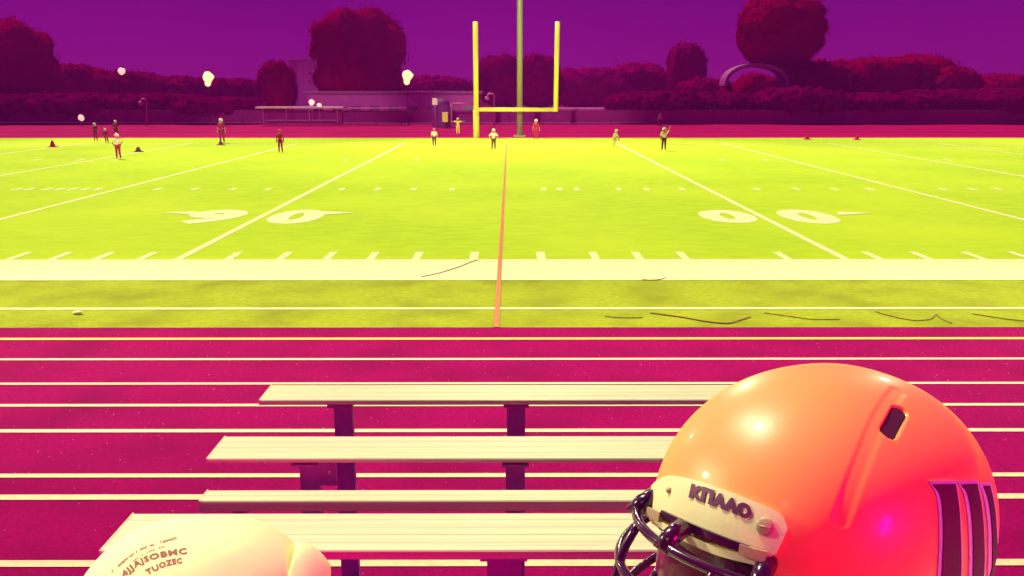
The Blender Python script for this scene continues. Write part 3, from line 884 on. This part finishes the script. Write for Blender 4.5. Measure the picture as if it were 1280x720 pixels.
# dark domed tent left of the goal, sign post and yellow box, goal frame
Y = 74.5
a = Q(553, 156, Y); k_ = Y/F
e = empty('dome_tent', (a.x, Y, 0), 0, 'dark indigo domed equipment tent just left of the goal post', 'tent')
bm = bmesh.new(); hgt = Q(553,122,Y).z; ws = 12*k_
rings = []
for i in range(13):
    t = i/12; z = hgt*(t); rr = ws*(1 if t < .6 else math.sqrt(max(.0, 1-((t-.6)/.4)**2)))
    rings.append([bm.verts.new((a.x+rr*math.cos(2*math.pi*j/24), Y+rr*.9*math.sin(2*math.pi*j/24), z)) for j in range(24)])
for i in range(12):
    for j in range(24): bm.faces.new((rings[i][j],rings[i][(j+1)%24],rings[i+1][(j+1)%24],rings[i+1][j]))
child('canopy', bm, M['tent'], e, True)
bm = bmesh.new()
for j in range(6):
    an = 2*math.pi*j/6
    tube(bm, [(a.x+math.cos(an)*ws*1.01, Y+math.sin(an)*ws*.92, 0), (a.x+math.cos(an)*ws*1.01, Y+math.sin(an)*ws*.92, hgt*.6), (a.x+math.cos(an)*ws*.55, Y+math.sin(an)*ws*.5, hgt*.93), (a.x,Y,hgt)], .03, 6)
child('frame_pole', bm, M['screen'], e)
b = Q(543.5,127,73.8)
e = empty('sign_post', (b.x,73.8,0), 0, 'thin post with a small pale board beside the dark domed tent', 'sign')
part_tube('post', [(b.x,73.8,0),(b.x,73.8,b.z)], .05, M['rail'], e, 8)
bm = bmesh.new(); box(bm, (b.x,73.72,b.z), (.42,.05,.55), bev=.02); child('board', bm, M['white_gear'], e)
b = Q(556.5,147,72.8)
e = empty('bin', (b.x,72.8,0), 0, 'small bright yellow box on a stand before the dark domed tent', 'bin')
bm = bmesh.new(); box(bm, (b.x,72.8,b.z), (.46,.4,.7), bev=.05); child('box_body', bm, M['yellow_kit'], e)
bm = bmesh.new(); box(bm, (b.x,72.8,b.z+.39), (.5,.44,.06), bev=.015); child('lid', bm, M['white_kit'], e)
part_tube('stand', [(b.x,72.8,0),(b.x,72.8,b.z-.36)], .06, M['screen'], e, 8)
Y = 74
a = Q(564,129.5,Y); b = Q(592,129.5,Y)
e = empty('practice_goal', (a.x,Y,0), 0, 'pale thin-framed practice goal behind the yellow figure, left of the goal post', 'goal frame')
for x in (a.x, b.x):
    part_tube('frame_post', [(x,Y,0),(x,Y,a.z)], .07, M['rail'], e, 8)
    part_tube('back_stay', [(x,Y,a.z),(x,Y+1.2,0)], .04, M['rail'], e, 8)
part_tube('crossbar', [(a.x,Y,a.z),(b.x,Y,a.z)], .07, M['rail'], e, 8)

# ------------------------------------------------------------------ people
def skin_mesh(nodes, edges, radii, root=0, sub=1):
    me = bpy.data.meshes.new('b'); me.from_pydata([Vector(n) for n in nodes], edges, [])
    o = bpy.data.objects.new('b', me); COL.objects.link(o)
    m1 = o.modifiers.new('k','SKIN'); m1.use_smooth_shade = True
    m2 = o.modifiers.new('u','SUBSURF'); m2.levels = sub; m2.render_levels = sub
    for i, v in enumerate(me.skin_vertices[0].data):
        r = radii[i]; v.radius = (r, r) if not isinstance(r, tuple) else r
        v.use_root = (i == root)
    dg = bpy.context.evaluated_depsgraph_get(); dg.update()
    out = bpy.data.meshes.new_from_object(o.evaluated_get(dg))
    bpy.data.objects.remove(o); bpy.data.meshes.remove(me)
    return out
def person(px, foot, head, label, top='white_kit', bottom='dark_kit', pose='stand', rz=0, gear='white_gear', group='players on the far side of the field', mirror=1):
    base = P(px, foot); Y = base.y; hgt = Q(px, head, Y).z
    s = hgt/1.75
    o = empty('person', (base.x, base.y, .008), rz, label, 'person', group)
    def V(x,y,z): return (x*s*mirror, y*s, z*s)
    la, ra = {'stand': ((.26,.02,1.12),(.30,-.06,.86)), 'out': ((.46,0,1.40),(.72,-.05,1.46)), 'up': ((.36,-.05,1.56),(.42,-.08,1.84)),
              'hips': ((.38,.02,1.18),(.22,-.12,1.02)), 'bend': ((.28,-.22,1.00),(.22,-.34,.74)), 'run': ((.26,.14,1.14),(.28,.02,.94))}[pose]
    lb, rb = {'stand': ((-.26,.02,1.12),(-.29,-.04,.86)), 'out': ((-.46,0,1.40),(-.72,-.05,1.46)), 'up': ((-.28,0,1.14),(-.30,-.08,.90)),
              'hips': ((-.38,.02,1.18),(-.22,-.12,1.02)), 'bend': ((-.28,-.22,1.00),(-.20,-.34,.76)), 'run': ((-.28,-.10,1.16),(-.24,-.30,1.20))}[pose]
    lean = {'bend': .22, 'run': .08}.get(pose, 0)
    kn = {'bend': (.12,-.14,.52), 'run': (.10,-.20,.56)}.get(pose, (.11,-.02,.50))
    kb = {'bend': (-.12,-.14,.52), 'run': (-.10,.10,.50)}.get(pose, (-.11,-.02,.50))
    ft = {'run': (.10,-.14,.10)}.get(pose, (.13,.03,.08)); fb = {'run': (-.10,.34,.26)}.get(pose, (-.13,.03,.08))
    zd = -.12 if pose == 'bend' else 0
    N_ = [V(0,0,.95+zd), V(0,-lean*.5,1.15+zd), V(0,-lean,1.38+zd), V(0,-lean*1.15,1.50+zd), V(0,-lean*1.4,1.62+zd), V(0,-lean*1.5,1.72+zd),
          V(.17,-lean,1.40+zd), V(la[0],la[1]-lean*.6,la[2]+zd), V(ra[0],ra[1]-lean*.6,ra[2]+zd), V(ra[0]*1.03,ra[1]-.03-lean*.6,ra[2]-.09*(-1 if pose=='up' else 1)+zd),
          V(-.17,-lean,1.40+zd), V(lb[0],lb[1]-lean*.6,lb[2]+zd), V(rb[0],rb[1]-lean*.6,rb[2]+zd), V(rb[0]*1.03,rb[1]-.03-lean*.6,rb[2]-.09+zd),
          V(.10,0,.90+zd), V(*kn), V(*ft), V(ft[0]+.01,ft[1]-.16,.04),
          V(-.10,0,.90+zd), V(*kb), V(*fb), V(fb[0]-.01,fb[1]-.16,fb[2]-.04)]
    E_ = [(0,1),(1,2),(2,3),(3,4),(4,5),(2,6),(6,7),(7,8),(8,9),(2,10),(10,11),(11,12),(12,13),(0,14),(14,15),(15,16),(16,17),(0,18),(18,19),(19,20),(20,21)]
    rad = [.135,.13,.145,.06,.105,.085,.07,.05,.04,.04,.07,.05,.04,.04,.09,.065,.045,.04,.09,.065,.045,.04]
    link('body', skin_mesh(N_, E_, [r*s for r in rad]), o, M['skin'], True)
    idx = [0,1,2,6,7,10,11]; mp = {v:i for i,v in enumerate(idx)}
    Ee = [(mp[a],mp[b]) for a,b in E_ if a in mp and b in mp]
    link('shirt', skin_mesh([N_[i] for i in idx], Ee, [r*s for r in (.165,.165,.175,.10,.075,.10,.075)]), o, M[top], True)
    idx = [0,14,15,18,19]; 
    if bottom != 'dark_kit' or True:
        idx = [0,14,15,16,18,19,20]
    mp = {v:i for i,v in enumerate(idx)}
    Ee = [(mp[a],mp[b]) for a,b in E_ if a in mp and b in mp]
    rr = {0:.155,14:.115,15:.085,16:.06,18:.115,19:.085,20:.06}
    link('trousers', skin_mesh([N_[i] for i in idx], Ee, [rr[i]*s for i in idx]), o, M[bottom], True)
    if gear:
        bm = bmesh.new(); ico(bm, Vector(N_[4])+Vector((0,.01*s,.045*s)), (.155*s,.165*s,.16*s), 3)
        g = bmesh.ops.bisect_plane(bm, geom=list(bm.verts)+list(bm.edges)+list(bm.faces), plane_co=Vector(N_[4])+Vector((0,-.07*s,-.02*s)), plane_no=(0,-.7,-.7), clear_outer=True)
        obj('helmet', bm, M[gear], o, True)
    else:
        bm = bmesh.new(); ico(bm, Vector(N_[5])+Vector((0,.02*s,-.02*s)), (.125*s,.13*s,.10*s), 2); obj('hair', bm, M['dark_kit'], o, True)
    return o
person(148.5, 199, 168, 'player with white helmet, pale shirt and red trousers, nearest on the left of the field', 'white_kit', 'red_kit', 'hips')
person(120, 176, 154.5, 'player in maroon with white helmet on the far edge, left of a group', 'maroon_kit', 'maroon_kit', 'stand')
person(134, 178.5, 159.5, 'player in maroon with white helmet, lower middle one of the left group', 'maroon_kit', 'maroon_kit', 'bend')
person(146, 173, 151, 'player in maroon with white helmet behind the nearest left player', 'maroon_kit', 'maroon_kit', 'stand')
person(278, 179, 149, 'slim player with bright white helmet and maroon kit, below the large left lamp', 'maroon_kit', 'maroon_kit', 'stand')
person(351, 191, 163, 'player all in red standing below the pale shelter roof', 'red_kit', 'red_kit', 'stand', gear='cone')
person(543, 183.5, 161, 'player in cream shirt and dark trousers under the dark domed tent', 'white_kit', 'dark_kit', 'stand', gear='rail')
person(572.5, 168.3, 148, 'figure all in bright yellow with arms held out left of the goal', 'yellow_kit', 'yellow_kit', 'out', gear='yellow_kit')
person(617, 188, 162, 'player in cream shirt and dark trousers between left upright and mast', 'white_kit', 'dark_kit', 'hips', gear='white_kit')
person(670, 175, 150, 'slim player in red with pale helmet just left of the right upright', 'red_kit', 'red_kit', 'stand')
person(767, 183.5, 161, 'player in cream bending forward right of the goal post', 'white_kit', 'white_kit', 'bend', rz=R(50), gear='white_kit')
person(829.5, 188.5, 160.5, 'player in cream shirt with one raised arm, furthest right on the field', 'white_kit', 'dark_kit', 'up', gear='white_kit')
person(825, 159.5, 141, 'small distant person in pink before the fence, above the player with raised arm', 'rail', 'screen', 'stand', gear=None, group=None)

# small markers on the far edge of the field
def cone(px, py, hpx, label, m='cone'):
    b = P(px, py); h = hpx*b.y/F
    o = empty('field_marker', (b.x,b.y,.008), 0, label, 'marker', 'red markers along the field edge')
    bm = bmesh.new(); tube(bm, [(0,0,.03),(0,0,h)], 0, 12, rs=[.16,.05]); obj('marker_cone', bm, M[m], o)
    bm = bmesh.new(); box(bm, (0,0,.018), (.42,.42,.03), bev=.005); obj('marker_base', bm, M[m], o)
cone(66, 184, 8, 'small red marker at the far left edge of the field')
cone(1009, 174.5, 6, 'small red marker below the egg-shaped tree, left one of two')
cone(1071, 175, 6, 'small red marker right of the egg-shaped tree, right one of two')
cone(276, 181.5, 5, 'small dark marker at the feet of the slim player below the left lamp', 'dark_kit')
cone(173, 190, 6, 'small dark marker right of the nearest left player', 'dark_kit')

# white dot on the verge
p = P(97, 393.5)
bm = bmesh.new(); ico(bm, (0,0,.02), (.07,.05,.028), 3)
o = obj('crumpled_cup', bm, M['white_kit'], None, True); o.location = (p.x,p.y,.01)
tag(o, 'small white scrap lying on the grass verge at far left', 'litter')
# cables lying on the grass
def cable(pts, label, r=.0065, z=.018):
    w = [P(x,y,z) for x,y in pts]; bm = bmesh.new(); tube(bm, spline(w,8), r, 8)
    tag(obj('cable', bm, M['cable'], None, True), label, 'cable', 'thin cables on the grass')
cable([(527,346),(550,341),(575,333),(590,327),(597,325)], 'thin dark cable lying across the white sideline left of the red line', .008)
cable([(803,349.5),(815,350),(826,349),(832,347)], 'short dark cable on the white band right of the red line', .007)
cable([(756,395),(775,397),(803,397)], 'short brown cable on the verge, leftmost of the verge cables')
cable([(813,391),(850,396),(885,402),(910,404),(925,400),(938,396)], 'long sagging brown cable on the verge, longest of the row', .010)
cable([(955,391),(985,395),(1015,399),(1050,399)], 'straight brown cable on the verge right of the long sagging one')
cable([(1094,389),(1110,394),(1140,400),(1162,399),(1170,393),(1178,399),(1190,404)], 'kinked brown cable on the verge near the right')
cable([(1215,392),(1240,396),(1260,399),(1290,402)], 'brown cable on the verge running out at the right edge')

# ------------------------------------------------------------------ light
w = bpy.data.worlds.new('World'); S.world = w; w.use_nodes = True
nt = w.node_tree; bg = nt.nodes['Background']
sky = nt.nodes.new('ShaderNodeTexSky'); sky.sky_type = 'NISHITA'; sky.sun_disc = False
SUN_EL, SUN_AZ = R(57), R(-42)          # azimuth measured from +Y towards +X
sky.sun_elevation = SUN_EL; sky.sun_rotation = SUN_AZ
bw = nt.nodes.new('ShaderNodeRGBToBW'); nt.links.new(sky.outputs[0], bw.inputs[0])
cl = nt.nodes.new('ShaderNodeMath'); cl.operation = 'POWER'; cl.inputs[1].default_value = .25; nt.links.new(bw.outputs[0], cl.inputs[0])
tint = nt.nodes.new('ShaderNodeMix'); tint.data_type = 'RGBA'; tint.blend_type = 'MULTIPLY'; tint.inputs['Factor'].default_value = 1
nt.links.new(cl.outputs[0], tint.inputs[6])
tc = nt.nodes.new('ShaderNodeTexCoord'); n = nt.nodes.new('ShaderNodeTexNoise'); n.inputs['Scale'].default_value = 2.2; n.inputs['Detail'].default_value = 4
nt.links.new(tc.outputs['Generated'], n.inputs['Vector'])
cr = nt.nodes.new('ShaderNodeValToRGB'); cr.color_ramp.elements[0].position = .3; cr.color_ramp.elements[1].position = .7
cr.color_ramp.elements[0].color = (.86,.004,.98,1); cr.color_ramp.elements[1].color = (1.04,.014,1.08,1)
nt.links.new(n.outputs['Fac'], cr.inputs[0]); nt.links.new(cr.outputs[0], tint.inputs[7])
sp = nt.nodes.new('ShaderNodeSeparateXYZ'); nt.links.new(tc.outputs['Generated'], sp.inputs[0])
gr = nt.nodes.new('ShaderNodeValToRGB'); gr.color_ramp.elements[0].position = .045; gr.color_ramp.elements[1].position = .115
gr.color_ramp.elements[0].color = (1,1,1,1); gr.color_ramp.elements[1].color = (.60,1.6,.82,1); nt.links.new(sp.outputs['Z'], gr.inputs[0])
t2 = nt.nodes.new('ShaderNodeMix'); t2.data_type = 'RGBA'; t2.blend_type = 'MULTIPLY'; t2.inputs['Factor'].default_value = 1
nt.links.new(tint.outputs[2], t2.inputs[6]); nt.links.new(gr.outputs[0], t2.inputs[7])
nt.links.new(t2.outputs[2], bg.inputs['Color']); bg.inputs['Strength'].default_value = .135

def sun_from(el, az): return Vector((math.sin(az)*math.cos(el), math.cos(az)*math.cos(el), math.sin(el)))
sd = bpy.data.lights.new('key', 'SUN'); sd.energy = 4.2; sd.angle = R(.5); sd.color = (1,.97,.62)
so = bpy.data.objects.new('key', sd); COL.objects.link(so)
so.rotation_euler = (-sun_from(SUN_EL, SUN_AZ)).to_track_quat('-Z','Y').to_euler(); so.location = (-20,20,30)
def spot(name, loc_, to, e, col, size, blend=.6, rad=1.0):
    d = bpy.data.lights.new(name, 'SPOT'); d.energy = e; d.color = col; d.spot_size = R(size); d.spot_blend = blend; d.shadow_soft_size = rad
    o = bpy.data.objects.new(name, d); COL.objects.link(o); o.location = loc_
    o.rotation_euler = (Vector(to)-Vector(loc_)).to_track_quat('-Z','Y').to_euler()
# floodlights of the field
spot('floodlight_far', (lp.location.x, py_-1.5, 17), (2, 38, 0), 20000, (1,1,.6), 110, .8)
spot('floodlight_left', (-34, 62, 17), (-12, 38, 0), 13000, (1,1,.6), 100, .8)
spot('floodlight_right', (38, 62, 17), (16, 38, 0), 13000, (1,1,.6), 100, .8)
# added unseen spots for helmet and cap: pink low right, warm high left
spot('helmet_fill_pink', (6.3, -4.6, 4.0), (.62, .80, 2.54), 5200, (1,.0,.24), 14, .4, .8)  # added fill that turns the helmet's lower right pink
spot('helmet_fill_warm', (-9, 3.5, 6.6), (.1, .76, 2.7), 2300, (1,.96,.50), 13, .6, .25)  # added spot that yellows the helmet's left side and brow plate
spot('cap_fill', (-4.5, -6, 9.5), (-.42, .70, 2.66), 2300, (1,.96,.58), 3.6, .5, .3)  # added narrow spot that brightens only the cap
spot('helmet_highlight_fill', (-3.4, -6, 8.0), (.30, .78, 2.7), 110, (1,.90,.55), 12, .6, .5)  # added weak spot for the soft highlight on the helmet
spot('track_fill_left', (-26, 18, 12), (-4, 11.3, 0), 26000, (1,.90,.6), 24, .9, .6)  # added unseen spot, brightens the track next to the field
spot('track_fill_right', (26, 18, 12), (4, 11.3, 0), 26000, (1,.90,.6), 24, .9, .6)  # its added counterpart on the right, also brightening the track edge
spot('tree_fill', (0, -16, 16), (0, 95, 12), 9000, (1,.25,.7), 40, .8, 4)  # added unseen fill for the camera side of the trees
spot('goal_fill', (-6, -16, 15), (0, 60, 3), 200000, (1,1,.6), 13, .7, .5)  # added unseen spot that brightens the goal post and mast
spot('players_fill_left', (-14, -16, 15), (-18, 60, 2), 140000, (1,.9,.7), 12, .7, .5)  # added unseen spot that brightens the far players at left
# evening haze over the ground
bm = bmesh.new(); box(bm, (0, 860, 14.5), (1900, 1980, 31))
hz = tag(obj('haze', bm, []), kind='stuff')
m = bpy.data.materials.new('haze'); m.use_nodes = True; nt = m.node_tree; nt.nodes.clear()
mo = nt.nodes.new('ShaderNodeOutputMaterial'); pv = nt.nodes.new('ShaderNodeVolumePrincipled')
pv.inputs['Color'].default_value = (.62,.02,.74,1); pv.inputs['Density'].default_value = .0018
nt.links.new(pv.outputs[0], mo.inputs['Volume']); hz.data.materials.append(m)

S.view_settings.view_transform = 'Standard'; S.view_settings.look = 'None'; S.view_settings.exposure = 0; S.view_settings.gamma = 1
